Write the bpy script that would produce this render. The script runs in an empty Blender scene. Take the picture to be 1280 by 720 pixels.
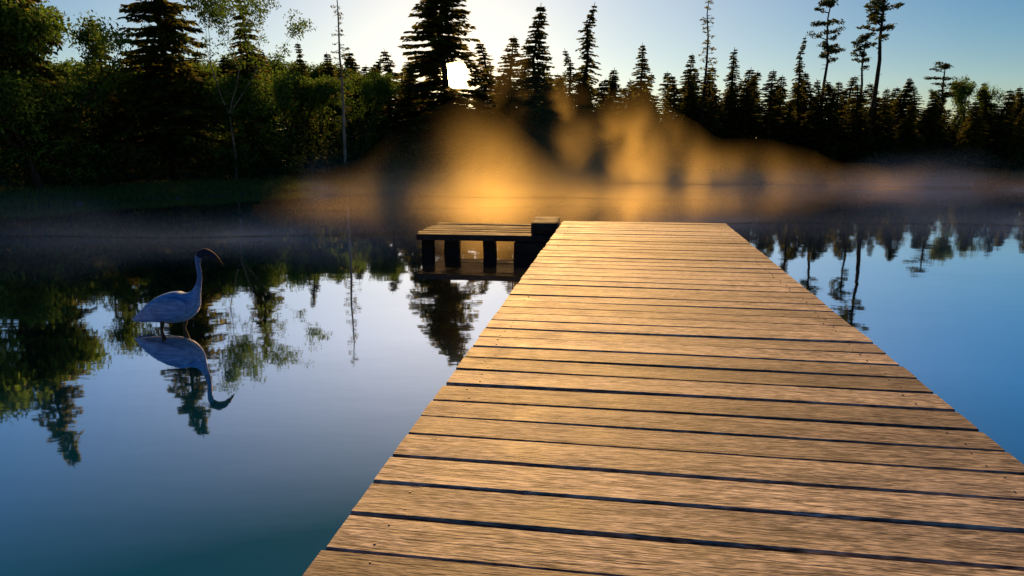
import bpy, math, random
from mathutils import Vector, Matrix, noise
random.seed(7)
scene = bpy.context.scene
COL = scene.collection
scene.view_settings.view_transform = 'Standard'
scene.view_settings.look = 'None'
scene.view_settings.exposure = 0

# ------------------------------------------------------------------ helpers
def new_mesh(name, verts, faces, mats, mat_idx=None, smooth=False):
    me = bpy.data.meshes.new(name)
    me.from_pydata(verts, [], faces)
    for m in mats:
        me.materials.append(m)
    if mat_idx:
        me.polygons.foreach_set("material_index", mat_idx)
    if smooth:
        me.polygons.foreach_set("use_smooth", [True]*len(me.polygons))
    me.update()
    return me

def add_obj(name, data, parent=None, loc=(0, 0, 0), rot=(0, 0, 0), **props):
    o = bpy.data.objects.new(name, data)
    COL.objects.link(o)
    o.location = loc
    o.rotation_euler = rot
    if parent:
        o.parent = parent
    for k, v in props.items():
        o[k] = v
    return o

class MB:
    def __init__(s):
        s.v = []; s.f = []; s.m = []
    def face(s, pts, m=0):
        b = len(s.v); s.v.extend([tuple(p) for p in pts])
        s.f.append(tuple(range(b, b+len(pts)))); s.m.append(m)
    def tube(s, pts, rad, n=6, m=0, cap=True):
        b = len(s.v); k = len(pts)
        for i, p in enumerate(pts):
            t = (pts[min(i+1, k-1)] - pts[max(i-1, 0)])
            if t.length < 1e-9: t = Vector((0, 0, 1))
            t.normalize()
            ref = Vector((0, 1, 0)) if abs(t.y) < .9 else Vector((1, 0, 0))
            a = t.cross(ref).normalized(); c = t.cross(a)
            for j in range(n):
                an = 2*math.pi*j/n
                s.v.append(tuple(p + (a*math.cos(an) + c*math.sin(an))*rad[i]))
        for i in range(k-1):
            for j in range(n):
                s.f.append((b+i*n+j, b+i*n+(j+1) % n, b+(i+1)*n+(j+1) % n, b+(i+1)*n+j)); s.m.append(m)
        if cap:
            s.f.append(tuple(b+j for j in range(n))[::-1]); s.m.append(m)
            s.f.append(tuple(b+(k-1)*n+j for j in range(n))); s.m.append(m)
    def mesh(s, name, mats, smooth=False):
        return new_mesh(name, s.v, s.f, mats, s.m, smooth)

def mat(name):
    m = bpy.data.materials.new(name); m.use_nodes = True
    nt = m.node_tree
    return m, nt, nt.nodes["Principled BSDF"]

def ramp(nt, stops):
    r = nt.nodes.new("ShaderNodeValToRGB")
    e = r.color_ramp.elements
    e[0].position, e[0].color = stops[0][0], (*stops[0][1], 1)
    e[1].position, e[1].color = stops[-1][0], (*stops[-1][1], 1)
    for p, c in stops[1:-1]:
        x = e.new(p); x.color = (*c, 1)
    return r

def math_n(nt, op, a, b=None, clamp=False):
    n = nt.nodes.new("ShaderNodeMath"); n.operation = op; n.use_clamp = clamp
    for i, x in enumerate((a, b)):
        if x is None: continue
        if isinstance(x, (int, float)): n.inputs[i].default_value = x
        else: nt.links.new(x, n.inputs[i])
    return n.outputs[0]

# ------------------------------------------------------------------ materials
def leaf_material(name, dark, light, trans=0.25):
    m, nt, p = mat(name)
    geo = nt.nodes.new("ShaderNodeNewGeometry")
    oi = nt.nodes.new("ShaderNodeObjectInfo")
    tc = nt.nodes.new("ShaderNodeTexCoord")
    nz = nt.nodes.new("ShaderNodeTexNoise"); nz.inputs["Scale"].default_value = 9
    nt.links.new(tc.outputs["Object"], nz.inputs["Vector"])
    s = math_n(nt, 'MULTIPLY', geo.outputs["Random Per Island"], 0.5)
    s2 = math_n(nt, 'MULTIPLY', nz.outputs["Fac"], 0.6)
    s3 = math_n(nt, 'ADD', s, s2)
    s4 = math_n(nt, 'ADD', s3, math_n(nt, 'MULTIPLY', oi.outputs["Random"], 0.15))
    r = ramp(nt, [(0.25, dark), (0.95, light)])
    nt.links.new(s4, r.inputs["Fac"])
    nt.links.new(r.outputs["Color"], p.inputs["Base Color"])
    p.inputs["Roughness"].default_value = 0.7
    p.inputs["Specular IOR Level"].default_value = 0.15
    tr = nt.nodes.new("ShaderNodeBsdfTranslucent")
    nt.links.new(r.outputs["Color"], tr.inputs["Color"])
    mx = nt.nodes.new("ShaderNodeMixShader"); mx.inputs[0].default_value = trans
    nt.links.new(p.outputs[0], mx.inputs[1]); nt.links.new(tr.outputs[0], mx.inputs[2])
    nt.links.new(mx.outputs[0], nt.nodes["Material Output"].inputs["Surface"])
    return m

M_SPRUCE = leaf_material("spruce_needles", (0.022, 0.038, 0.008), (0.19, 0.19, 0.024), .68)
M_PINE = leaf_material("pine_needles", (0.015, 0.03, 0.01), (0.08, 0.10, 0.025), .45)
M_LEAF = leaf_material("broad_leaves", (0.035, 0.08, 0.010), (0.14, 0.25, 0.035), 0.5)
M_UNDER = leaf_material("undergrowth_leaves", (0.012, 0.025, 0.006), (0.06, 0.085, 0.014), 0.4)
M_GRASS = leaf_material("bank_grass", (0.05, 0.08, 0.02), (0.15, 0.20, 0.045), 0.4)

def bark_material(name, a, b):
    m, nt, p = mat(name)
    tc = nt.nodes.new("ShaderNodeTexCoord")
    mp = nt.nodes.new("ShaderNodeMapping"); mp.inputs["Scale"].default_value = (40, 40, 8)
    nz = nt.nodes.new("ShaderNodeTexNoise"); nz.inputs["Scale"].default_value = 2
    nz.inputs["Detail"].default_value = 5
    nt.links.new(tc.outputs["Object"], mp.inputs[0]); nt.links.new(mp.outputs[0], nz.inputs["Vector"])
    r = ramp(nt, [(0.35, a), (0.65, b)])
    nt.links.new(nz.outputs["Fac"], r.inputs["Fac"]); nt.links.new(r.outputs["Color"], p.inputs["Base Color"])
    p.inputs["Roughness"].default_value = 0.9
    p.inputs["Specular IOR Level"].default_value = 0.1
    return m
M_BARK = bark_material("dark_bark", (0.015, 0.011, 0.008), (0.055, 0.04, 0.03))
M_PALE = bark_material("pale_bark", (0.10, 0.08, 0.065), (0.30, 0.26, 0.21))

def wood_material(name, cols, rough, spec=0.4):
    m, nt, p = mat(name)
    tc = nt.nodes.new("ShaderNodeTexCoord")
    at = nt.nodes.new("ShaderNodeAttribute"); at.attribute_name = "plank_tone"
    sc = nt.nodes.new("ShaderNodeVectorMath"); sc.operation = 'SCALE'; sc.inputs["Scale"].default_value = 37.0
    nt.links.new(at.outputs["Vector"], sc.inputs[0])
    ad = nt.nodes.new("ShaderNodeVectorMath"); ad.operation = 'ADD'
    nt.links.new(tc.outputs["Object"], ad.inputs[0]); nt.links.new(sc.outputs[0], ad.inputs[1])
    mp = nt.nodes.new("ShaderNodeMapping"); mp.inputs["Scale"].default_value = (4.2, 22, 22)
    nt.links.new(ad.outputs[0], mp.inputs[0])
    g = nt.nodes.new("ShaderNodeTexNoise"); g.inputs["Scale"].default_value = 1.6
    g.inputs["Detail"].default_value = 8; g.inputs["Roughness"].default_value = 0.65
    g.inputs["Distortion"].default_value = 0.9
    nt.links.new(mp.outputs[0], g.inputs["Vector"])
    mp2 = nt.nodes.new("ShaderNodeMapping"); mp2.inputs["Scale"].default_value = (22.0, 120, 120)
    nt.links.new(ad.outputs[0], mp2.inputs[0])
    fg = nt.nodes.new("ShaderNodeTexNoise"); fg.inputs["Scale"].default_value = 1.0
    fg.inputs["Detail"].default_value = 5
    nt.links.new(mp2.outputs[0], fg.inputs["Vector"])
    big = nt.nodes.new("ShaderNodeTexNoise"); big.inputs["Scale"].default_value = 4.2; big.inputs["Detail"].default_value = 10; big.inputs["Roughness"].default_value = .65
    nt.links.new(ad.outputs[0], big.inputs["Vector"])
    mpk = nt.nodes.new("ShaderNodeMapping"); mpk.inputs["Scale"].default_value = (1.8, 5, 5)
    nt.links.new(ad.outputs[0], mpk.inputs[0])
    vk = nt.nodes.new("ShaderNodeTexVoronoi"); vk.inputs["Scale"].default_value = 1.0
    nt.links.new(mpk.outputs[0], vk.inputs["Vector"])
    kn = nt.nodes.new("ShaderNodeMapRange"); kn.inputs["From Min"].default_value = 0.03; kn.inputs["From Max"].default_value = 0.11
    kn.inputs["To Min"].default_value = 0.35; kn.inputs["To Max"].default_value = 1.0
    nt.links.new(vk.outputs["Distance"], kn.inputs["Value"])
    mpc = nt.nodes.new("ShaderNodeMapping"); mpc.inputs["Scale"].default_value = (1.1, 34, 34)
    nt.links.new(ad.outputs[0], mpc.inputs[0])
    cr = nt.nodes.new("ShaderNodeTexNoise"); cr.inputs["Scale"].default_value = 1.0; cr.inputs["Detail"].default_value = 2; cr.inputs["Distortion"].default_value = .3
    nt.links.new(mpc.outputs[0], cr.inputs["Vector"])
    cd_ = math_n(nt, 'ABSOLUTE', math_n(nt, 'SUBTRACT', cr.outputs["Fac"], 0.5))
    ck = nt.nodes.new("ShaderNodeMapRange"); ck.inputs["From Min"].default_value = 0.0; ck.inputs["From Max"].default_value = 0.022
    ck.inputs["To Min"].default_value = 0.40; ck.inputs["To Max"].default_value = 1.0
    nt.links.new(cd_, ck.inputs["Value"])
    f = math_n(nt, 'ADD', math_n(nt, 'MULTIPLY', g.outputs["Fac"], 0.5), math_n(nt, 'MULTIPLY', fg.outputs["Fac"], 0.5))
    r = ramp(nt, cols)
    nt.links.new(f, r.inputs["Fac"])
    sep = nt.nodes.new("ShaderNodeSeparateXYZ"); nt.links.new(at.outputs["Vector"], sep.inputs[0])
    tone = math_n(nt, 'ADD', math_n(nt, 'MULTIPLY', sep.outputs[0], 0.9), 0.50)
    tone = math_n(nt, 'MULTIPLY', tone, math_n(nt, 'ADD', math_n(nt, 'MULTIPLY', big.outputs["Fac"], 2.0), 0.0))
    tone = math_n(nt, 'MULTIPLY', tone, kn.outputs[0])
    tone = math_n(nt, 'MULTIPLY', tone, ck.outputs[0])
    mul = nt.nodes.new("ShaderNodeVectorMath"); mul.operation = 'SCALE'
    nt.links.new(r.outputs["Color"], mul.inputs[0]); nt.links.new(tone, mul.inputs["Scale"])
    nt.links.new(mul.outputs[0], p.inputs["Base Color"])
    rr = math_n(nt, 'ADD', math_n(nt, 'MULTIPLY', big.outputs["Fac"], 0.4), rough-0.2)
    nt.links.new(rr, p.inputs["Roughness"])
    p.inputs["Specular IOR Level"].default_value = spec
    bm = nt.nodes.new("ShaderNodeBump"); bm.inputs["Strength"].default_value = 1.0; bm.inputs["Distance"].default_value = 0.006
    h = math_n(nt, 'ADD', f, math_n(nt, 'MULTIPLY', kn.outputs[0], 0.15))
    h = math_n(nt, 'ADD', h, math_n(nt, 'MULTIPLY', ck.outputs[0], 0.4))
    nt.links.new(h, bm.inputs["Height"]); nt.links.new(bm.outputs[0], p.inputs["Normal"])
    return m
M_PLANK = wood_material("weathered_plank_wood", [(0.40, (0.050, 0.046, 0.050)), (0.48, (0.155, 0.142, 0.145)), (0.60, (0.35, 0.32, 0.315))], 0.66, .22)
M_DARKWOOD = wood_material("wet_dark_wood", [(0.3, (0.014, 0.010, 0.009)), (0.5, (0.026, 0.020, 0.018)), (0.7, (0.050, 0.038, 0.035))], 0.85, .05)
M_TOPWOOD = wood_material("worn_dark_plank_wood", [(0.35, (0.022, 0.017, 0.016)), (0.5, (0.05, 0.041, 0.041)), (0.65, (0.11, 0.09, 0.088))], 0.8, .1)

m, nt, p = mat("nail_steel")
p.inputs["Base Color"].default_value = (0.10, 0.08, 0.07, 1); p.inputs["Metallic"].default_value = 0.3; p.inputs["Roughness"].default_value = 0.6
M_NAIL = m

# water
m, nt, p = mat("lake_water")
nt.nodes.remove(p)
tc = nt.nodes.new("ShaderNodeTexCoord")
n1 = nt.nodes.new("ShaderNodeTexNoise"); n1.inputs["Scale"].default_value = 2.2; n1.inputs["Detail"].default_value = 3
mp = nt.nodes.new("ShaderNodeMapping"); mp.inputs["Scale"].default_value = (0.7, 1.5, 1)
nt.links.new(tc.outputs["Object"], mp.inputs[0]); nt.links.new(mp.outputs[0], n1.inputs["Vector"])
n2 = nt.nodes.new("ShaderNodeTexNoise"); n2.inputs["Scale"].default_value = 0.35; n2.inputs["Detail"].default_value = 2
nt.links.new(tc.outputs["Object"], n2.inputs["Vector"])
hh = math_n(nt, 'ADD', math_n(nt, 'MULTIPLY', n1.outputs["Fac"], 0.12), n2.outputs["Fac"])
bm = nt.nodes.new("ShaderNodeBump"); bm.inputs["Strength"].default_value = 0.22; bm.inputs["Distance"].default_value = 0.03
nt.links.new(hh, bm.inputs["Height"])
fr = nt.nodes.new("ShaderNodeLayerWeight"); fr.inputs["Blend"].default_value = 0.5
nt.links.new(bm.outputs[0], fr.inputs["Normal"])
fac = nt.nodes.new("ShaderNodeMapRange")
fac.inputs["From Min"].default_value = 0.50; fac.inputs["From Max"].default_value = 0.73
fac.inputs["To Min"].default_value = 0.07; fac.inputs["To Max"].default_value = 0.98
nt.links.new(fr.outputs["Facing"], fac.inputs["Value"])
df = nt.nodes.new("ShaderNodeBsdfDiffuse"); df.inputs["Color"].default_value = (0.0, 0.055, 0.14, 1)
gl = nt.nodes.new("ShaderNodeBsdfGlossy"); gl.inputs["Roughness"].default_value = 0.025; gl.inputs["Color"].default_value = (0.97, 0.97, 1, 1)
nt.links.new(bm.outputs[0], gl.inputs["Normal"])
mx = nt.nodes.new("ShaderNodeMixShader")
nt.links.new(fac.outputs[0], mx.inputs[0]); nt.links.new(df.outputs[0], mx.inputs[1]); nt.links.new(gl.outputs[0], mx.inputs[2])
nt.links.new(mx.outputs[0], nt.nodes["Material Output"].inputs["Surface"])
M_WATER = m

# ground
m, nt, p = mat("bank_soil")
tc = nt.nodes.new("ShaderNodeTexCoord")
nz = nt.nodes.new("ShaderNodeTexNoise"); nz.inputs["Scale"].default_value = 1.3; nz.inputs["Detail"].default_value = 8
nt.links.new(tc.outputs["Object"], nz.inputs["Vector"])
r = ramp(nt, [(0.35, (0.03, 0.045, 0.012)), (0.5, (0.06, 0.085, 0.022)), (0.65, (0.10, 0.085, 0.04))])
nt.links.new(nz.outputs["Fac"], r.inputs["Fac"]); nt.links.new(r.outputs["Color"], p.inputs["Base Color"])
p.inputs["Roughness"].default_value = 0.95
M_SOIL = m

m, nt, p = mat("shore_stone")
nz = nt.nodes.new("ShaderNodeTexNoise"); nz.inputs["Scale"].default_value = 12
r = ramp(nt, [(0.3, (0.05, 0.045, 0.04)), (0.7, (0.16, 0.15, 0.13))])
nt.links.new(nz.outputs["Fac"], r.inputs["Fac"]); nt.links.new(r.outputs["Color"], p.inputs["Base Color"])
p.inputs["Roughness"].default_value = 0.9
M_STONE = m

# ------------------------------------------------------------------ sun, sky
def direction(el, az):
    return Vector((math.sin(az)*math.cos(el), math.cos(az)*math.cos(el), math.sin(el)))
SUN_EL = math.radians(24); SUN_AZ = math.radians(-4.5)
sdir = direction(SUN_EL, math.radians(-0.5))
vdir = direction(math.radians(4.9), SUN_AZ)
w = bpy.data.worlds.new("World"); scene.world = w; w.use_nodes = True
nt = w.node_tree; bg = nt.nodes["Background"]
sky = nt.nodes.new("ShaderNodeTexSky"); sky.sky_type = 'NISHITA'; sky.sun_disc = False
sky.sun_elevation = SUN_EL; sky.sun_rotation = SUN_AZ; sky.air_density = 1.0; sky.dust_density = 0.1; sky.ozone_density = 3.0
hs = nt.nodes.new("ShaderNodeHueSaturation"); hs.inputs["Hue"].default_value = 0.500; hs.inputs["Saturation"].default_value = 1.55; hs.inputs["Value"].default_value = 1.0
nt.links.new(sky.outputs[0], hs.inputs["Color"])
bg.inputs["Strength"].default_value = 0.060
nt.links.new(hs.outputs[0], bg.inputs["Color"])
tc = nt.nodes.new("ShaderNodeTexCoord")
nrm = nt.nodes.new("ShaderNodeVectorMath"); nrm.operation = 'NORMALIZE'
nt.links.new(tc.outputs["Generated"], nrm.inputs[0])
dt = nt.nodes.new("ShaderNodeVectorMath"); dt.operation = 'DISTANCE'
nt.links.new(nrm.outputs[0], dt.inputs[0]); dt.inputs[1].default_value = vdir
ang2 = math_n(nt, 'MULTIPLY', dt.outputs["Value"], dt.outputs["Value"])      # squared angle from the sun
def lobe(width_deg, peak):
    k = -1.0/(math.radians(width_deg)**2)
    return math_n(nt, 'MULTIPLY', math_n(nt, 'EXPONENT', math_n(nt, 'MULTIPLY', ang2, k)), peak)
prev = bg.outputs[0]
for wd_, pk, col in ((0.50, 240.0, (1.0, 0.72, 0.22)), (3.0, 0.65, (1.0, 0.42, 0.02)), (9.0, 0.40, (1.0, 0.60, 0.16)), (26.0, 0.60, (1.0, 0.77, 0.46))):
    b_ = nt.nodes.new("ShaderNodeBackground"); b_.inputs["Color"].default_value = (*col, 1)
    nt.links.new(lobe(wd_, pk), b_.inputs["Strength"])
    ads = nt.nodes.new("ShaderNodeAddShader")
    nt.links.new(prev, ads.inputs[0]); nt.links.new(b_.outputs[0], ads.inputs[1]); prev = ads.outputs[0]
nt.links.new(prev, nt.nodes["World Output"].inputs["Surface"])

ld = bpy.data.lights.new("sun", 'SUN'); ld.energy = 8.5; ld.angle = math.radians(8); ld.color = (1.0, 0.54, 0.17)
so = add_obj("sun", ld); so.rotation_euler = sdir.to_track_quat('Z', 'Y').to_euler()

# ------------------------------------------------------------------ camera
cd = bpy.data.cameras.new("camera"); cd.lens = 24.75; cd.sensor_width = 36; cd.clip_end = 2000; cd.clip_start = 0.05
cam = add_obj("camera", cd, loc=(0, 0, 1.5), rot=(math.radians(90-11.87), 0, 0)); scene.camera = cam

# ------------------------------------------------------------------ terrain
SH = [(-150, 8), (-40, 9), (-20, 12.5), (-11.3, 15.5), (-9.2, 18.4), (-5.9, 22.0), (-1.3, 27), (3, 29), (9, 30), (21, 29.5), (40, 27), (150, 15)]
def shore(x):
    for (a, ya), (b, yb) in zip(SH, SH[1:]):
        if a <= x <= b:
            t = (x-a)/(b-a)
            return ya+(yb-ya)*t + 0.5*noise.noise(Vector((x*0.35, 3, 0))) + .15*noise.noise(Vector((x*1.7, 9, 0)))
    return 15
def ground_z(x, y):
    s = y - shore(x)
    back = -7 - y + 1.0*noise.noise(Vector((x*.2, 0, 5)))
    s = max(s, back)
    if s < 0: z = max(-0.45, s*0.3)
    else: z = min(s*0.12, 0.25) + min(max(s-2, 0)*0.015, .6) + (0.05*noise.noise(Vector((x*.8, y*.8, 0))) if s > .3 else 0)
    return z
def axis(lo, hi, flo, fhi, fine, coarse):
    r = []; v = lo
    while v < hi:
        r.append(v); v += fine if flo <= v < fhi else coarse
    r.append(hi); return r
xs = axis(-400, 400, -32, 40, 0.5, 9); ys = axis(-120, 600, -12, 44, 0.4, 9)
vs = [(x, y, ground_z(x, y)) for y in ys for x in xs]
nx = len(xs)
fs = [(j*nx+i, j*nx+i+1, (j+1)*nx+i+1, (j+1)*nx+i) for j in range(len(ys)-1) for i in range(nx-1)]
add_obj("ground", new_mesh("ground", vs, fs, [M_SOIL], smooth=True), kind="structure", label="dark grassy lake bank and bed", category="ground")
wv = [(-399, -119, 0), (399, -119, 0), (399, 60, 0), (-399, 60, 0)]
add_obj("water", new_mesh("water", wv, [(0, 1, 2, 3)], [M_WATER]), kind="structure", label="calm blue lake water with mirror reflections", category="lake")

# ------------------------------------------------------------------ dock
PSI = math.radians(8.73)
DZ = 0.45
def plank_box(mb, tones, cx, cy, L, Wd, th, ztop, tone, rotz=0, bev=0.006, seg=10, sag=0.0, along='x'):
    prof = [(-Wd/2, -th), (-Wd/2, -bev), (-Wd/2+bev, 0), (-Wd/4, sag*.6), (0, sag), (Wd/4, sag*.6), (Wd/2-bev, 0), (Wd/2, -bev), (Wd/2, -th)]
    b = len(mb.v); n = len(prof)
    ph = random.random()*10
    for i in range(seg+1):
        u = -L/2 + L*i/seg
        wv_ = 0.002*math.sin(u*2.1+ph); wy = 0.003*math.sin(u*1.4+ph*2)
        for (py, pz) in prof:
            x, y = u, py+wy
            if along == 'y': x, y = y, x
            X = cx + x*math.cos(rotz) - y*math.sin(rotz); Y = cy + x*math.sin(rotz) + y*math.cos(rotz)
            mb.v.append((X, Y, ztop+pz+wv_))
    for i in range(seg):
        for j in range(n):
            a = b+i*n+j; c = b+i*n+(j+1) % n
            mb.f.append((a, a+n, c+n, c)); mb.m.append(0)
    mb.f.append(tuple(b+j for j in range(n))); mb.m.append(0)
    mb.f.append(tuple(b+seg*n+j for j in reversed(range(n)))); mb.m.append(0)
    tones.extend([tone]*(len(mb.v)-b))
def set_tone(me, tones):
    a = me.attributes.new("plank_tone", 'FLOAT_VECTOR', 'POINT')
    flat = []
    for t in tones: flat.extend(t)
    a.data.foreach_set("vector", flat)
def rt():
    return (random.random(), random.random(), random.random())

dock = add_obj("wooden_dock", None, rot=(0, 0, -PSI), label="long weathered wooden plank dock over calm lake", category="dock")
XL, XR = -0.742, 1.345
mb = MB(); tones = []
y = -1.6
nails = []
pitch = 0.173
while y < 9.25:
    gap = random.choice([0.008, 0.010, 0.013, 0.017])
    if abs(y-2.62) < 0.09: gap = 0.036
    Wd = pitch*random.uniform(0.95, 1.05)
    L = XR-XL + random.uniform(-0.004, 0.006)
    cx = (XL+XR)/2 + random.uniform(-0.003, 0.003)
    rz = random.uniform(-0.003, 0.003)
    zt = DZ + random.uniform(-0.003, 0.002)
    plank_box(mb, tones, cx, y+Wd/2, L, Wd-0.001, 0.038, zt, rt(), rz, bev=0.005, seg=14, sag=random.uniform(-0.003, 0.003))
    for nxp in (XL+0.13, XR-0.13):
        for q in (-.28, .28):
            nails.append((nxp+random.uniform(-.02, .02), y+Wd/2+q*Wd, zt+0.0015))
    y += Wd+gap
DEND = y
dm = mb.mesh("deck", [M_PLANK]); set_tone(dm, tones)
add_obj("deck", dm, dock)
mb = MB()
for (x, yy, z) in nails:
    mb.tube([Vector((x, yy, z-0.006)), Vector((x, yy, z+0.001))], [0.0035, 0.0032], 8)
add_obj("nail_heads", mb.mesh("nail_heads", [M_NAIL]), dock, kind="stuff")
for x in (XL+0.10, (XL+XR)/2, XR-0.10):
    mb = MB(); tones = []
    plank_box(mb, tones, x, (DEND-1.6)/2, DEND+1.6-0.06, 0.07, 0.17, DZ-0.046, (0.3, .2, .5), along='y', seg=8)
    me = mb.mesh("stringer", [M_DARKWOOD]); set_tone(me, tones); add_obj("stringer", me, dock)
for x in (XL+0.20, XR-0.20):
    for yy in (0.8, 3.0, 5.2, 7.4, 9.0):
        mb = MB()
        mb.tube([Vector((x, yy, -0.5)), Vector((x, yy, 0.1)), Vector((x+.004, yy, DZ-0.05))], [0.075, 0.072, 0.07], 12)
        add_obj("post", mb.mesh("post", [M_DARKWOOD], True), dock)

# low side platform
plat = add_obj("low_platform", None, rot=(0, 0, -PSI), label="low dark wooden platform on thick legs joined to the dock", category="platform")
PX0, PX1, PY0, PY1, PZ = -2.62, -0.79, 8.85, 10.15, 0.300
mb = MB(); tones = []
yy = PY0
while yy < PY1-0.05:
    plank_box(mb, tones, (PX0+PX1)/2+random.uniform(-.05, .01), yy+0.085, PX1-PX0, 0.180, 0.075, PZ+random.uniform(-.006, .006), rt(), random.uniform(-.008, .008), bev=.014, seg=8, sag=.004)
    yy += 0.187
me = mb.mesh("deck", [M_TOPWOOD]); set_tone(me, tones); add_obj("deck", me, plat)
for (lx, ly, wd, tilt) in ((-2.50, PY0+.12, .15, 0), (-2.24, PY0+.45, .20, .1), (-1.68, PY0+.14, .16, -.08), (-1.11, PY0+.14, .44, 0), (-1.0, PY1-.2, .16, 0)):
    mb = MB(); tones = []
    plank_box(mb, tones, lx, ly, wd, wd*.7, 0.68, PZ-0.086, rt(), random.uniform(-.1, .1), bev=.016, seg=2)
    mb.v = [(vx+tilt*(vz-PZ)*.5, vy, vz) for vx, vy, vz in mb.v]
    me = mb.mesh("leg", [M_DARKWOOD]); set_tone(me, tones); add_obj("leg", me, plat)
blk = add_obj("timber_block", None, rot=(0, 0, -PSI), label="dark worn timber block sitting on the low platform", category="timber block")
mb = MB(); tones = []
plank_box(mb, tones, -0.98, 9.40, .34, .9, .135, PZ+.15, rt(), .05, bev=.05, seg=6)
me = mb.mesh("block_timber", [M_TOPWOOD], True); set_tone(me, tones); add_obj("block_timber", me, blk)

# ------------------------------------------------------------------ heron
m, nt, p = mat("heron_feathers")
tc = nt.nodes.new("ShaderNodeTexCoord")
mp = nt.nodes.new("ShaderNodeMapping"); mp.inputs["Scale"].default_value = (10, 60, 60); mp.inputs["Rotation"].default_value = (0, 0.3, 0)
nz = nt.nodes.new("ShaderNodeTexNoise"); nz.inputs["Scale"].default_value = 1; nz.inputs["Detail"].default_value = 4
nt.links.new(tc.outputs["Object"], mp.inputs[0]); nt.links.new(mp.outputs[0], nz.inputs["Vector"])
r = ramp(nt, [(0.3, (0.04, 0.12, 0.36)), (0.55, (0.07, 0.23, 0.58)), (0.75, (0.15, 0.37, 0.78))])
nt.links.new(nz.outputs["Fac"], r.inputs["Fac"]); nt.links.new(r.outputs["Color"], p.inputs["Base Color"])
p.inputs["Roughness"].default_value = 0.5
bm = nt.nodes.new("ShaderNodeBump"); bm.inputs["Strength"].default_value = .35; bm.inputs["Distance"].default_value = .004
nt.links.new(nz.outputs["Fac"], bm.inputs["Height"]); nt.links.new(bm.outputs[0], p.inputs["Normal"])
M_FEATHER = m
def plain(name, c, rgh):
    m, nt, p = mat(name)
    nz = nt.nodes.new("ShaderNodeTexNoise"); nz.inputs["Scale"].default_value = 40
    r = ramp(nt, [(0.3, tuple(x*.7 for x in c)), (0.7, c)])
    nt.links.new(nz.outputs["Fac"], r.inputs["Fac"]); nt.links.new(r.outputs["Color"], p.inputs["Base Color"])
    p.inputs["Roughness"].default_value = rgh
    p.inputs["Specular IOR Level"].default_value = .15
    return m
M_BEAK = plain("heron_beak", (0.03, 0.022, 0.015), 0.7)
M_HEAD = plain("heron_head_dark", (0.012, 0.022, 0.05), 0.8)
M_LEG = plain("heron_leg", (0.05, 0.045, 0.04), 0.7)
M_NECK = plain("heron_neck", (0.06, 0.16, 0.42), 0.6)

def loft(mb, st, n=18, m=0, yoff=0):
    P = []
    K = len(st)
    for i in range(K-1):
        p0 = st[max(i-1, 0)]; p1 = st[i]; p2 = st[i+1]; p3 = st[min(i+2, K-1)]
        for s in range(5):
            t = s/5
            P.append(([0.5*((2*p1[q])+(-p0[q]+p2[q])*t+(2*p0[q]-5*p1[q]+4*p2[q]-p3[q])*t*t+(-p0[q]+3*p1[q]-3*p2[q]+p3[q])*t**3) for q in range(4)], st[i][4] if len(st[i]) > 4 else m))
    P.append((list(st[-1][:4]), P[-1][1]))
    b = len(mb.v)
    for i, (c, mm) in enumerate(P):
        a = P[max(i-1, 0)][0]; d = P[min(i+1, len(P)-1)][0]
        tx, tz = d[0]-a[0], d[1]-a[1]; l = math.hypot(tx, tz) or 1
        ux, uz = -tz/l, tx/l
        for j in range(n):
            an = 2*math.pi*j/n
            mb.v.append((c[0]+ux*math.cos(an)*max(c[3], .001), yoff+math.sin(an)*max(c[2], .001), c[1]+uz*math.cos(an)*max(c[3], .001)))
    for i in range(len(P)-1):
        for j in range(n):
            mb.f.append((b+i*n+j, b+i*n+(j+1) % n, b+(i+1)*n+(j+1) % n, b+(i+1)*n+j)); mb.m.append(P[i][1])
    mb.f.append(tuple(b+j for j in range(n))[::-1]); mb.m.append(P[0][1])
    mb.f.append(tuple(b+(len(P)-1)*n+j for j in range(n))); mb.m.append(P[-1][1])

heron = add_obj("heron", None, loc=(-2.71, 5.5, -0.03), rot=(0, 0, math.radians(-6)), label="blue-grey heron standing in shallow water with raised neck", category="heron")
mb = MB()
loft(mb, [(-.335, .115, .006, .006), (-.29, .132, .042, .034), (-.21, .162, .074, .076), (-.10, .196, .102, .112), (.0, .216, .110, .128), (.09, .238, .102, .118), (.150, .276, .068, .086),
          (.192, .334, .034, .042), (.220, .398, .022, .025, 1), (.236, .460, .018, .019, 1), (.236, .522, .017, .018, 1), (.232, .582, .018, .020, 1), (.248, .636, .025, .028, 2), (.294, .664, .031, .033, 2), (.340, .654, .026, .028, 2), (.388, .622, .018, .019, 3), (.445, .560, .003, .003, 3)])
for sx, sy in ((.05, .045), (-.09, -.045)):
    mb.tube([Vector((sx, sy, .17)), Vector((sx+.005, sy, .11)), Vector((sx-.01, sy, .03)), Vector((sx-.004, sy, -.10)), Vector((sx+.01, sy, -.40))], [.034, .020, .011, .012, .0085], 10, 4)
    for an in (-.5, 0, .5, math.pi):
        L = .09 if an < 3 else .05
        mb.tube([Vector((sx+.01, sy, -.40)), Vector((sx+.01+L*math.cos(an), sy+L*math.sin(an), -.41))], [.007, .003], 6, 4)
add_obj("body", mb.mesh("body", [M_FEATHER, M_NECK, M_HEAD, M_BEAK, M_LEG], True), heron)
for s in (-1, 1):
    mb = MB()
    loft(mb, [(-.355, .105, .002, .006), (-.27, .138, .012, .040), (-.15, .182, .014, .070), (-.03, .213, .016, .086), (.08, .240, .014, .074), (.15, .266, .004, .02)], n=16, m=0)
    V = []
    for (x, yv, z) in mb.v:
        bulge = 0.096*math.cos(min(1, abs((x+.02)/.36))*1.45)
        V.append((x, s*(bulge+abs(yv)+.002), z))
    add_obj("wing", new_mesh("wing", V, mb.f, [M_FEATHER], mb.m, True), heron)
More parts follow.
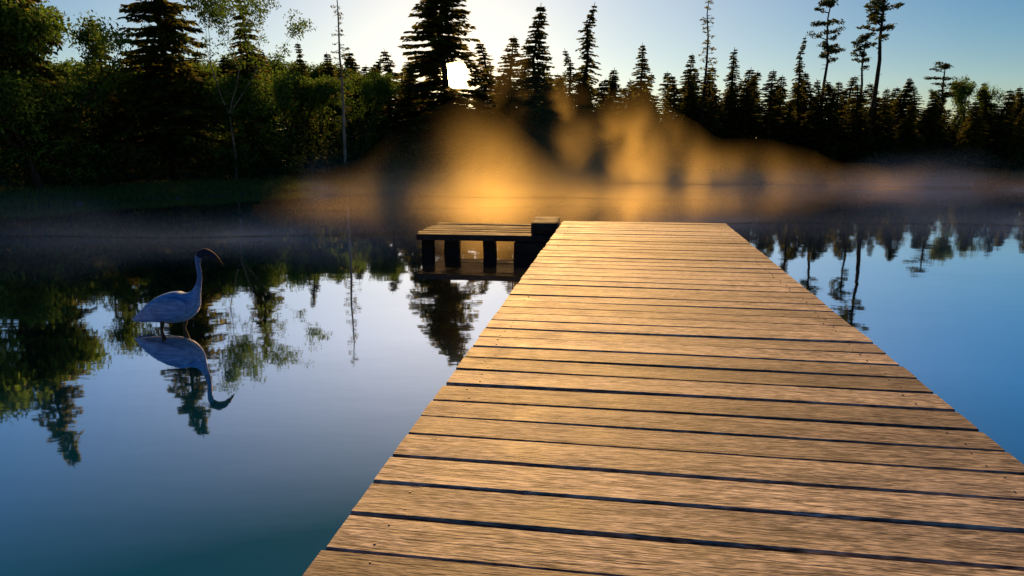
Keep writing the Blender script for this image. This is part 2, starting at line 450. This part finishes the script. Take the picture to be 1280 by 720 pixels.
for s in (-1, 1):
    mb = MB()
    mb.tube([Vector((.294, s*.028, .668)), Vector((.294, s*.034, .668))], [.006, .004], 10)
    add_obj("eye", mb.mesh("eye", [M_BEAK], True), heron)
mb = MB()
for q in (-.006, .006):
    mb.tube([Vector((.27, q, .682)), Vector((.22, q*1.6, .672)), Vector((.165, q*2, .638))], [.006, .004, .001], 6)
add_obj("head_plume", mb.mesh("head_plume", [M_HEAD], True), heron)

# ------------------------------------------------------------------ trees
def rv():
    return Vector((random.gauss(0, 1), random.gauss(0, 1), random.gauss(0, 1))).normalized()

def conifer(seed, levels=46, base=0.08, width=0.17, droop=0.35, sparse=0.0, card=0.016, power=0.85, trunk_r=0.014, ragged=0.3, gap=None):
    """gap=(x, z, radius): an opening through the branches, front to back"""
    random.seed(seed)
    tb = MB(); cb = MB()
    bend = [Vector((random.uniform(-.006, .006)*i, random.uniform(-.006, .006)*i, i/6)) for i in range(7)]
    tb.tube(bend, [trunk_r*(1-i/6)**.8+.0012 for i in range(7)], 8)
    def blocked(q):
        if not gap: return False
        ang = math.atan2(q.z-gap[1], q.x-gap[0])
        r_ = gap[2]*(1+.10*math.sin(ang*5+1)+.08*math.sin(ang*11))
        return math.hypot(q.x-gap[0], (q.z-gap[1])*.62) < r_
    for l in range(levels):
        t = (l+random.random()*.6)/levels
        z = base+(1-base)*t*0.985
        Lm = width*((1-t)**power)+0.006
        if t < .12: Lm *= .7+.3*t/.12
        nb = random.randint(7, 10)
        for b in range(nb):
            if random.random() < sparse: continue
            a = random.random()*6.283
            L = Lm*random.uniform(1-ragged-.1, 1+ragged*.6)
            d = Vector((math.cos(a), math.sin(a), 0))
            side = Vector((-d.y, d.x, 0))
            up0 = 0.25*(t) - 0.05
            bi = min(5, int(z*6)); fr_ = z*6-bi; bp = bend[bi].lerp(bend[bi+1], min(1, fr_))
            p0 = Vector((bp.x, bp.y, z))
            def P(s):
                return p0+d*L*s+Vector((0, 0, L*(up0*s*1.4-droop*s*s*1.2+0.18*s**4)))
            if L > .03 and not (gap and (blocked(P(.5)) or blocked(P(.8)) or blocked(P(.3)))):
                tb.tube([P(0), P(.5), P(.95)], [.0028, .0016, .0006], 3, cap=False)
            ns = max(3, int(L/card*1.6))
            for s in range(ns):
                u = (s+.6)/ns
                if u < .10 and L > .05: continue
                c = P(u)
                spread = L*.36*(1-u*.75)+card*.4
                for sd in (-1, 1, 0, random.uniform(-.5, .5)):
                    tip = c+side*sd*spread*random.uniform(.5, 1.1)+d*card*random.uniform(.5, 1.6)+Vector((0, 0, -card*random.uniform(.1, 1.3)))
                    w_ = card*random.uniform(.3, .55)
                    ax = (tip-c).cross(Vector((random.uniform(-.8, .8), random.uniform(-.8, .8), 1))).normalized()*w_
                    mid = c.lerp(tip, .55)
                    if gap and (blocked(mid) or blocked(tip) or blocked(c)): continue
                    cb.face([c, mid+ax, tip, mid-ax])
    return tb.mesh("trunk", [M_BARK]), cb.mesh("crown", [M_SPRUCE])

def clump(cb, c, r, n, size, flat=.7, m=0):
    for _ in range(n):
        q = rv()*r*(random.random()**.45); q.z *= flat
        p_ = c+q
        a = rv()*size*random.uniform(.6, 1.2); b = a.cross(rv()).normalized()*size*random.uniform(.3, .6)
        cb.face([p_-a, p_+b, p_+a, p_-b], m)

def broadleaf(seed, leaf_mat, bark_mat, trunk_h=0.25, clumps=1.0, leaf=0.0085, cr=.05, trunk_r=.016, depth=4):
    random.seed(seed)
    tb = MB(); cb = MB()
    tips = []
    def grow(p, d, L, r, lev):
        pts = [p]; rr = [r]
        for i in range(3):
            d = (d+rv()*.16+Vector((0, 0, .05))).normalized()
            p = p+d*L/3; pts.append(p); rr.append(r*(1-.15*(i+1)))
            if lev >= 2: tips.append(p)
        tb.tube(pts, rr, 6 if lev < 2 else 4, cap=False)
        if lev >= depth: tips.append(p); return
        for _ in range(3 if lev < 2 else random.choice([2, 3])):
            side = rv(); side.z = abs(side.z)*.5
            nd = (d*.75+side*.75).normalized()
            grow(p, nd, L*random.uniform(.62, .8), r*.55*random.uniform(.8, 1.1), lev+1)
    grow(Vector((0, 0, 0)), Vector((random.uniform(-.05, .05), random.uniform(-.05, .05), 1)), trunk_h, trunk_r, 0)
    for q in tips:
        if random.random() < .85*clumps:
            clump(cb, q+rv()*.02, cr*random.uniform(.6, 1.25), random.randint(24, 44), leaf)
    for _ in range(40):
        a = random.random()*6.28; rr_ = random.uniform(.04, .2)
        clump(cb, Vector((math.cos(a)*rr_, math.sin(a)*rr_, random.uniform(.08, .4))), cr*.9, 26, leaf)
    zmax = max(v[2] for v in cb.v)
    tb.v = [(x/zmax, y/zmax, z/zmax) for x, y, z in tb.v]; cb.v = [(x/zmax, y/zmax, z/zmax) for x, y, z in cb.v]
    return tb.mesh("trunk", [bark_mat]), cb.mesh("crown", [leaf_mat])

def tall_pine(seed, start=.62, rad=.10, n=26, leaf=.011):
    random.seed(seed)
    tb = MB(); cb = MB()
    bend = [Vector((random.uniform(-.002, .002)*i, random.uniform(-.002, .002)*i, i/8)) for i in range(9)]
    tb.tube(bend, [.010*(1-i/8)**.7+.002 for i in range(9)], 8)
    for i in range(n):
        t = random.random()
        z = start+(1-start)*t*.97
        a = random.random()*6.283
        prof = math.sin(min(1, (t+.12))*math.pi*.9)**.6
        L = rad*prof*random.uniform(.35, 1.1)
        d = Vector((math.cos(a), math.sin(a), random.uniform(-.1, .45)))
        k = min(8, int(z*8)); p0 = Vector((bend[k].x, bend[k].y, z)); e = p0+d*L
        tb.tube([p0, p0.lerp(e, .5)+Vector((0, 0, -.004)), e], [.0035, .0025, .001], 4, cap=False)
        for s in (.45, .75, 1):
            clump(cb, p0.lerp(e, s)+rv()*.008, .023*random.uniform(.7, 1.3), 34, leaf*.75, .55)
    for i in range(14):
        z = random.uniform(.25, start); a = random.random()*6.283; L = random.uniform(.015, .06)
        tb.tube([Vector((0, 0, z)), Vector((math.cos(a)*L, math.sin(a)*L, z+random.uniform(-.01, .015)))], [.0022, .0006], 3, cap=False)
    return tb.mesh("trunk", [M_BARK]), cb.mesh("crown", [M_PINE])

def snag(seed, bark, leafy=.55):
    random.seed(seed)
    tb = MB(); cb = MB()
    bend = [Vector((random.uniform(-.0012, .0012)*i, random.uniform(-.0012, .0012)*i, i/8)) for i in range(9)]
    tb.tube(bend, [.0085*(1-i/8)**.8+.001 for i in range(9)], 8)
    for i in range(120):
        z = random.uniform(.2, .985); a = random.random()*6.283; L = (.016+.06*(1-z))*random.uniform(.5, 1.2)
        k = min(7, int(z*8)); bp = bend[k].lerp(bend[k+1], z*8-k); p0 = Vector((bp.x, bp.y, z)); e = p0+Vector((math.cos(a)*L, math.sin(a)*L, L*random.uniform(-.5, .2)))
        tb.tube([p0, e], [.0018, .0005], 3, cap=False)
        if random.random() < leafy: clump(cb, e, .012, 12, .006, .6)
    return tb.mesh("trunk", [bark]), cb.mesh("crown", [M_SPRUCE])

SUNTREE_X, SUNTREE_D, SUNTREE_H, SUNTREE_W = -2.60, 29.5, 8.0, 1.6
SPEC = {
 'spruce_a': ('spruce_tree', conifer(11, 60, .05, .17, .35, .05, card=.013)),
 'spruce_b': ('spruce_tree', conifer(12, 54, .08, .16, .45, .12, ragged=.5, card=.013)),
 'spruce_c': ('spruce_tree', conifer(13, 50, .10, .14, .25, .15, ragged=.5, card=.013)),
 'spruce_thin': ('spruce_tree', conifer(14, 58, .10, .09, .5, .25, card=.011, ragged=.6)),
 'spruce_sun': ('spruce_tree', conifer(16, 66, .05, .19, .30, .0, card=.014, ragged=.35, power=.7, gap=(0.024, .477, .044))),
 'spruce_fat': ('spruce_tree', conifer(15, 50, .12, .20, .30, .15, card=.016, ragged=.55)),
 'pine_a': ('pine_tree', tall_pine(21)),
 'pine_b': ('pine_tree', tall_pine(22, .74, .085, 20)),
 'leaf_a': ('broadleaf_tree', broadleaf(31, M_LEAF, M_BARK)),
 'leaf_b': ('broadleaf_tree', broadleaf(32, M_LEAF, M_BARK, .18, cr=.06)),
 'leaf_pale': ('birch_tree', broadleaf(33, M_LEAF, M_PALE, .36, clumps=.8, trunk_r=.008, depth=4)),
 'snag': ('dead_tree', snag(41, M_BARK, .7)),
 'snag_pale': ('dead_tree', snag(42, M_PALE, .45)),
}
random.seed(99)
def tree(kind, bearing, top, dist, label, wide=1.0, group=None, fixed=False):
    """bearing = lateral/forward slope seen from the dock, top = elevation slope of the tip"""
    nm, (tm, cm) = SPEC[kind]
    x = bearing*dist; z = ground_z(x, dist)-0.03
    H = 1.5+top*dist-z
    e = add_obj(nm, None, loc=(x, dist, z), rot=(0, 0, 0) if fixed else (random.uniform(-.012, .012), random.uniform(-.012, .012), random.random()*6.283), label=label,
                category={"spruce_tree": "spruce tree", "pine_tree": "pine tree", "broadleaf_tree": "tree", "birch_tree": "birch tree", "dead_tree": "dead tree"}[nm])
    e.scale = (H*wide, H*wide, H)
    if group: e["group"] = group
    add_obj("trunk", tm, e); add_obj("crown", cm, e)
    return e

def slopes(px, py):
    v = 360-py
    return (px-640)/(861+.2057*v), (.9786*v-181)/(861+.2057*v)
hero = [
 ('spruce_a', 668, 4, 31, 'dark full spruce standing above the treeline', 1.3),
 ('spruce_thin', 734, 2, 31.5, 'slender sparse spruce with ragged branches', 1.3),
 ('spruce_thin', 714, 60, 32, 'short slender spruce beside a taller one', 1.5),
 ('spruce_b', 802, 52, 32, 'medium spruce on the misty far bank', 1.1),
 ('snag', 886, -12, 32, 'tall bare dead conifer with stubby twigs', 1.2),
 ('spruce_thin', 916, 58, 33, 'slender spruce rising from the treeline', 1.4),
 ('spruce_c', 862, 66, 33, 'medium spruce with loose branches', 1.3),
 ('spruce_thin', 1005, 44, 34, 'thin pointed conifer behind the bank', .9),
 ('pine_a', 1040, -6, 33, 'tall bare-stemmed pine with tufted crown', 1.0),
 ('pine_b', 1081, 42, 33, 'shorter bare-stemmed pine with round tuft', 1.2),
 ('pine_b', 1106, -10, 32, 'tall pine with a flat tufted crown', 1.45),
 ('pine_a', 1184, 78, 34, 'small pine with open ragged crown', 1.6),
 ('leaf_a', 1216, 92, 34, 'rounded broadleaf tree behind the bank', .7),
 ('spruce_c', 1134, 96, 34, 'low spruce in the treeline', 1.2),
 ('spruce_c', 636, 44, 33, 'mid-height spruce near the sun', 1.8),
 ('spruce_b', 606, 50, 33, 'low spruce beside the rising sun', 1.6),
 ('snag_pale', 421, -25, 25, 'thin pale dead tree with few twigs', 1.1),
 ('spruce_c', 372, 52, 27, 'mid-height conifer with open crown', 1.0),
 ('leaf_b', 350, 78, 26, 'leafy tree with dense foliage', .9),
 ('spruce_b', 484, 60, 30, 'full conifer on the far bank', 1.5),
 ('spruce_b', 512, 76, 30.5, 'low full conifer on the far bank', 1.5),
 ('leaf_a', 452, 84, 28, 'rounded leafy tree on the bank', .9),
 ('leaf_pale', 275, -30, 22.5, 'leafy birch with pale leaning trunk', .9),
 ('spruce_b', 305, -12, 24, 'conifer with drooping green branches', 1.1),
 ('leaf_a', 40, -20, 19.0, 'large leafy tree on the near bank', .9),
 ('leaf_b', -80, -60, 17.0, 'large leafy tree with dense crown', .9),
 ('leaf_b', 30, 80, 17.6, 'bushy leafy tree at the grassy bank', 1.1),
 ('spruce_b', 120, 20, 21.0, 'mid-height conifer on the grassy bank', 1.2),
 ('leaf_a', 140, 80, 21.5, 'leafy tree with bright green leaves', 1.1),
 ('leaf_b', 65, 90, 19.5, 'broad leafy tree on the grassy bank', 1.0),
 ('leaf_a', 190, 90, 22.5, 'leafy tree beside the tall spruce', 1.1),
 ('leaf_b', 255, 70, 23.5, 'leafy tree in the bank thicket', 1.0),
 ('leaf_b', 310, 84, 24.0, 'low leafy tree in the bank thicket', 1.2),
 ('leaf_a', 400, 92, 27.0, 'low leafy tree near the water', 1.1),
]
tree('spruce_sun', SUNTREE_X/SUNTREE_D, (SUNTREE_H+.25-1.5)/SUNTREE_D, SUNTREE_D, 'tall dense spruce with the sun shining through', SUNTREE_W, fixed=True)
tree('spruce_fat', -.474, .305, 21.5, 'tall broad spruce with open dark branches', 1.05)
tree('spruce_fat', -.680, .330, 18.2, 'very tall dark conifer on the near bank', .95)
for kd, px, py, dist, lab, wd in hero:
    b, t = slopes(px, py)
    tree(kd, b, t, dist, lab, wd)

def envelope(px):
    pts = [(-300, 20), (0, 80), (120, 84), (330, 80), (420, 84), (500, 84), (545, 114), (595, 116), (650, 94), (700, 98), (760, 106), (900, 100), (1000, 106), (1100, 116), (1250, 126), (1600, 120)]
    for (a, ya), (b, yb) in zip(pts, pts[1:]):
        if a <= px <= b: return ya+(yb-ya)*(px-a)/(b-a)
    return 120
n = 0
px = -200
while px < 1500:
    for row in range(4):
        pxx = px+random.uniform(-11, 11)
        d_front = 31.3+row*1.9+random.uniform(0, 1.5)
        top = envelope(pxx)+random.uniform(-22, 20)
        if 545 < pxx < 592: top = max(top, 122)
        b, t = slopes(pxx, top)
        if pxx < 420: d_front -= 9*(1-max(0, pxx)/420)
        k = random.choice(['spruce_a', 'spruce_b', 'spruce_c', 'spruce_b', 'spruce_thin'] if pxx > 420 else ['spruce_b', 'leaf_a', 'leaf_b', 'spruce_c'])
        lab = 'leafy tree in the dark shoreline wood' if k.startswith('leaf') else 'dark spruce in the shoreline wood'
        wd = random.uniform(1.5, 2.1) if not k.startswith('leaf') else random.uniform(1.1, 1.4)
        if k == 'spruce_thin': wd *= 1.2
        tree(k, b, t, d_front, lab, wd, group='trees of the far shoreline wood'); n += 1
    px += 26

# shoreline thicket (uncountable undergrowth)
random.seed(5)
cb = MB()
for i in range(4600):
    x = random.uniform(-24, 36)
    s = random.random()
    off = 1.0+s*7 if x > -3 else 2.2+s*6
    y_ = shore(x)+off
    h = (0.25+2.2*min(1, s*1.3))*(0.75+.8*noise.noise(Vector((x*.5, y_*.5, 2)))+.2)
    if -3.5 < x < 0.5: h *= .6
    if x < -8: h = max(h, 1.0)
    zz = ground_z(x, y_)
    c = Vector((x, y_, zz+h*random.uniform(.05, 1)))
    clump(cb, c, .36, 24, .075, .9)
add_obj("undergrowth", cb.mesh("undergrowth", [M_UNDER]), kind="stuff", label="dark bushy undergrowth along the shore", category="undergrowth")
cb = MB()
for i in range(34000):
    x = random.uniform(-26, 34) if random.random() < .3 else random.uniform(-20, 0)
    y_ = shore(x)+random.random()**1.3*3.2+.05
    z = ground_z(x, y_); h = random.uniform(.05, .17); a = random.random()*6.28; ww = .012
    dx, dy = math.cos(a)*ww, math.sin(a)*ww
    cb.face([(x-dx, y_-dy, z-.01), (x+dx, y_+dy, z-.01), (x+random.gauss(0, .03), y_+random.gauss(0, .03), z+h)])
add_obj("bank_grass", cb.mesh("bank_grass", [M_GRASS]), kind="stuff", label="short grass covering the lake bank", category="grass")
for i in range(9):
    x = random.uniform(-11, -1)
    y_ = shore(x)+random.uniform(-.05, .3)
    r0 = random.uniform(.04, .08)
    rings = 6; seg = 9; so_ = random.random()*50
    V = []; F = []
    for a in range(rings+1):
        th = math.pi*a/rings
        for b in range(seg):
            ph = 2*math.pi*b/seg
            q = Vector((math.sin(th)*math.cos(ph), math.sin(th)*math.sin(ph), math.cos(th)))
            rr = r0*(1+.35*noise.noise(q*1.6+Vector((so_, 0, 0))))
            V.append((q.x*rr*1.3, q.y*rr, q.z*rr*.6))
    for a in range(rings):
        for b in range(seg):
            F.append((a*seg+b, (a+1)*seg+b, (a+1)*seg+(b+1) % seg, a*seg+(b+1) % seg))
    add_obj("shore_rock", new_mesh("shore_rock", V, F, [M_STONE], smooth=True), loc=(x, y_, ground_z(x, y_)+r0*.15), rot=(0, 0, random.random()*6), label="small grey rock at the waterline", category="rock", group="rocks along the waterline")

# ------------------------------------------------------------------ mist: curved drifting veils standing on the water
def mist_material(name, transmit, tint, sx, sz, lo, hi, tmin):
    m = bpy.data.materials.new(name); m.use_nodes = True
    nt = m.node_tree; nt.nodes.remove(nt.nodes["Principled BSDF"])
    tc = nt.nodes.new("ShaderNodeTexCoord")
    at = nt.nodes.new("ShaderNodeAttribute"); at.attribute_name = "thickness"
    mp = nt.nodes.new("ShaderNodeMapping"); mp.inputs["Scale"].default_value = (sx, .9, sz); mp.inputs["Rotation"].default_value = (0, .35, 0)
    nt.links.new(tc.outputs["Object"], mp.inputs[0])
    nz = nt.nodes.new("ShaderNodeTexNoise"); nz.inputs["Scale"].default_value = 1; nz.inputs["Detail"].default_value = 4; nz.inputs["Roughness"].default_value = .42; nz.inputs["Distortion"].default_value = .3
    nt.links.new(mp.outputs[0], nz.inputs["Vector"])
    nr = nt.nodes.new("ShaderNodeMapRange"); nr.inputs["From Min"].default_value = lo; nr.inputs["From Max"].default_value = hi
    nr.inputs["To Min"].default_value = tmin; nr.inputs["To Max"].default_value = 1.0
    nt.links.new(nz.outputs["Fac"], nr.inputs["Value"])
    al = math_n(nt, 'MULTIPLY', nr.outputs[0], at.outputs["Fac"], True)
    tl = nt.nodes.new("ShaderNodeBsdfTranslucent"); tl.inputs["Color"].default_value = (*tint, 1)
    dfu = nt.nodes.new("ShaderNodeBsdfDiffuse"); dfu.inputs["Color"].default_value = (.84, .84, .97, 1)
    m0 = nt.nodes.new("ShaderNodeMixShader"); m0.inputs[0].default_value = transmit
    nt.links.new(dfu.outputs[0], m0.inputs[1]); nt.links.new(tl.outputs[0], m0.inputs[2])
    tp = nt.nodes.new("ShaderNodeBsdfTransparent")
    mx = nt.nodes.new("ShaderNodeMixShader")
    nt.links.new(al, mx.inputs[0]); nt.links.new(tp.outputs[0], mx.inputs[1]); nt.links.new(m0.outputs[0], mx.inputs[2])
    nt.links.new(mx.outputs[0], nt.nodes["Material Output"].inputs["Surface"])
    return m
M_WARM = mist_material("sun_tinted_mist", 1.0, (1.0, .80, .36), .26, .28, .25, .75, .35)  # gold of the low sun is put into this mist's own colour
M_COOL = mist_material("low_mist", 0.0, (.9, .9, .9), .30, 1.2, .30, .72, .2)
V = []; F = []; T = []; MI = []
def bump(x, c, w_, left=1.0): return math.exp(-((x-c)/(w_*(left if x < c else 1.0)))**2)
# (distance, base height, plume height, opacity, plume bearing, plume width, side share, material)
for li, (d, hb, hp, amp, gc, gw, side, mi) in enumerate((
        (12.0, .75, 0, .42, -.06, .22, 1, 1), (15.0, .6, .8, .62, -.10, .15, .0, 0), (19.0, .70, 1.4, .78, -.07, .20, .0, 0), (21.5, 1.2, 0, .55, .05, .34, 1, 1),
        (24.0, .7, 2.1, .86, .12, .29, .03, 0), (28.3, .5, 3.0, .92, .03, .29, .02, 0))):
    nxs, nzs = 140, 14
    xa, xb = -d*.85, d*.9
    b0 = len(V)
    for i in range(nxs+1):
        x = xa+(xb-xa)*i/nxs
        yq = d+(1.0*math.sin(x*.25+li*1.7)+.5*noise.noise(Vector((x*.4, li*7, 1))))*(1 if li < 5 else .25)
        g = bump(x/d, gc, gw, .8)
        nzv = noise.noise(Vector((x*.30, li*3.1, 8)))+.35*noise.noise(Vector((x*.8, li*3.1, 4)))
        hgt = max(.15, (hb+hp*g)*(1+.6*nzv))
        if li == 5: hgt += 3.6*bump(x/d, -.075, .07)  # back veil raised at the sun's bearing to stand in for its halo
        edge = min(1, (1-abs(2*i/nxs-1))*6)
        sh_ = max(0, min(1, (shore(x)+(1.5 if li == 5 else 0)-yq)*.8))
        share = (1-.85*g) if mi else min(1.1, side+1.1*g)
        for j in range(nzs+1):
            v_ = j/nzs
            V.append((x, yq+.15*math.sin(v_*3+x*.5), .004+v_*hgt))
            T.append(amp*share*edge*sh_*(1-v_)**2.1*min(1, .8+v_*3))
    for i in range(nxs):
        for j in range(nzs):
            a = b0+i*(nzs+1)+j
            if max(T[a], T[a+1], T[a+nzs+1], T[a+nzs+2]) > .004:
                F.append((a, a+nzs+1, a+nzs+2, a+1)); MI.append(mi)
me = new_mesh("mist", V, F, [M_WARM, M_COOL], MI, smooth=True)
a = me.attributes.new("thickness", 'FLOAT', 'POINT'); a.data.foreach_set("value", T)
add_obj("mist", me, kind="stuff", label="morning mist drifting over the lake, tinted gold for sunlight", category="mist")
print("trees", n)
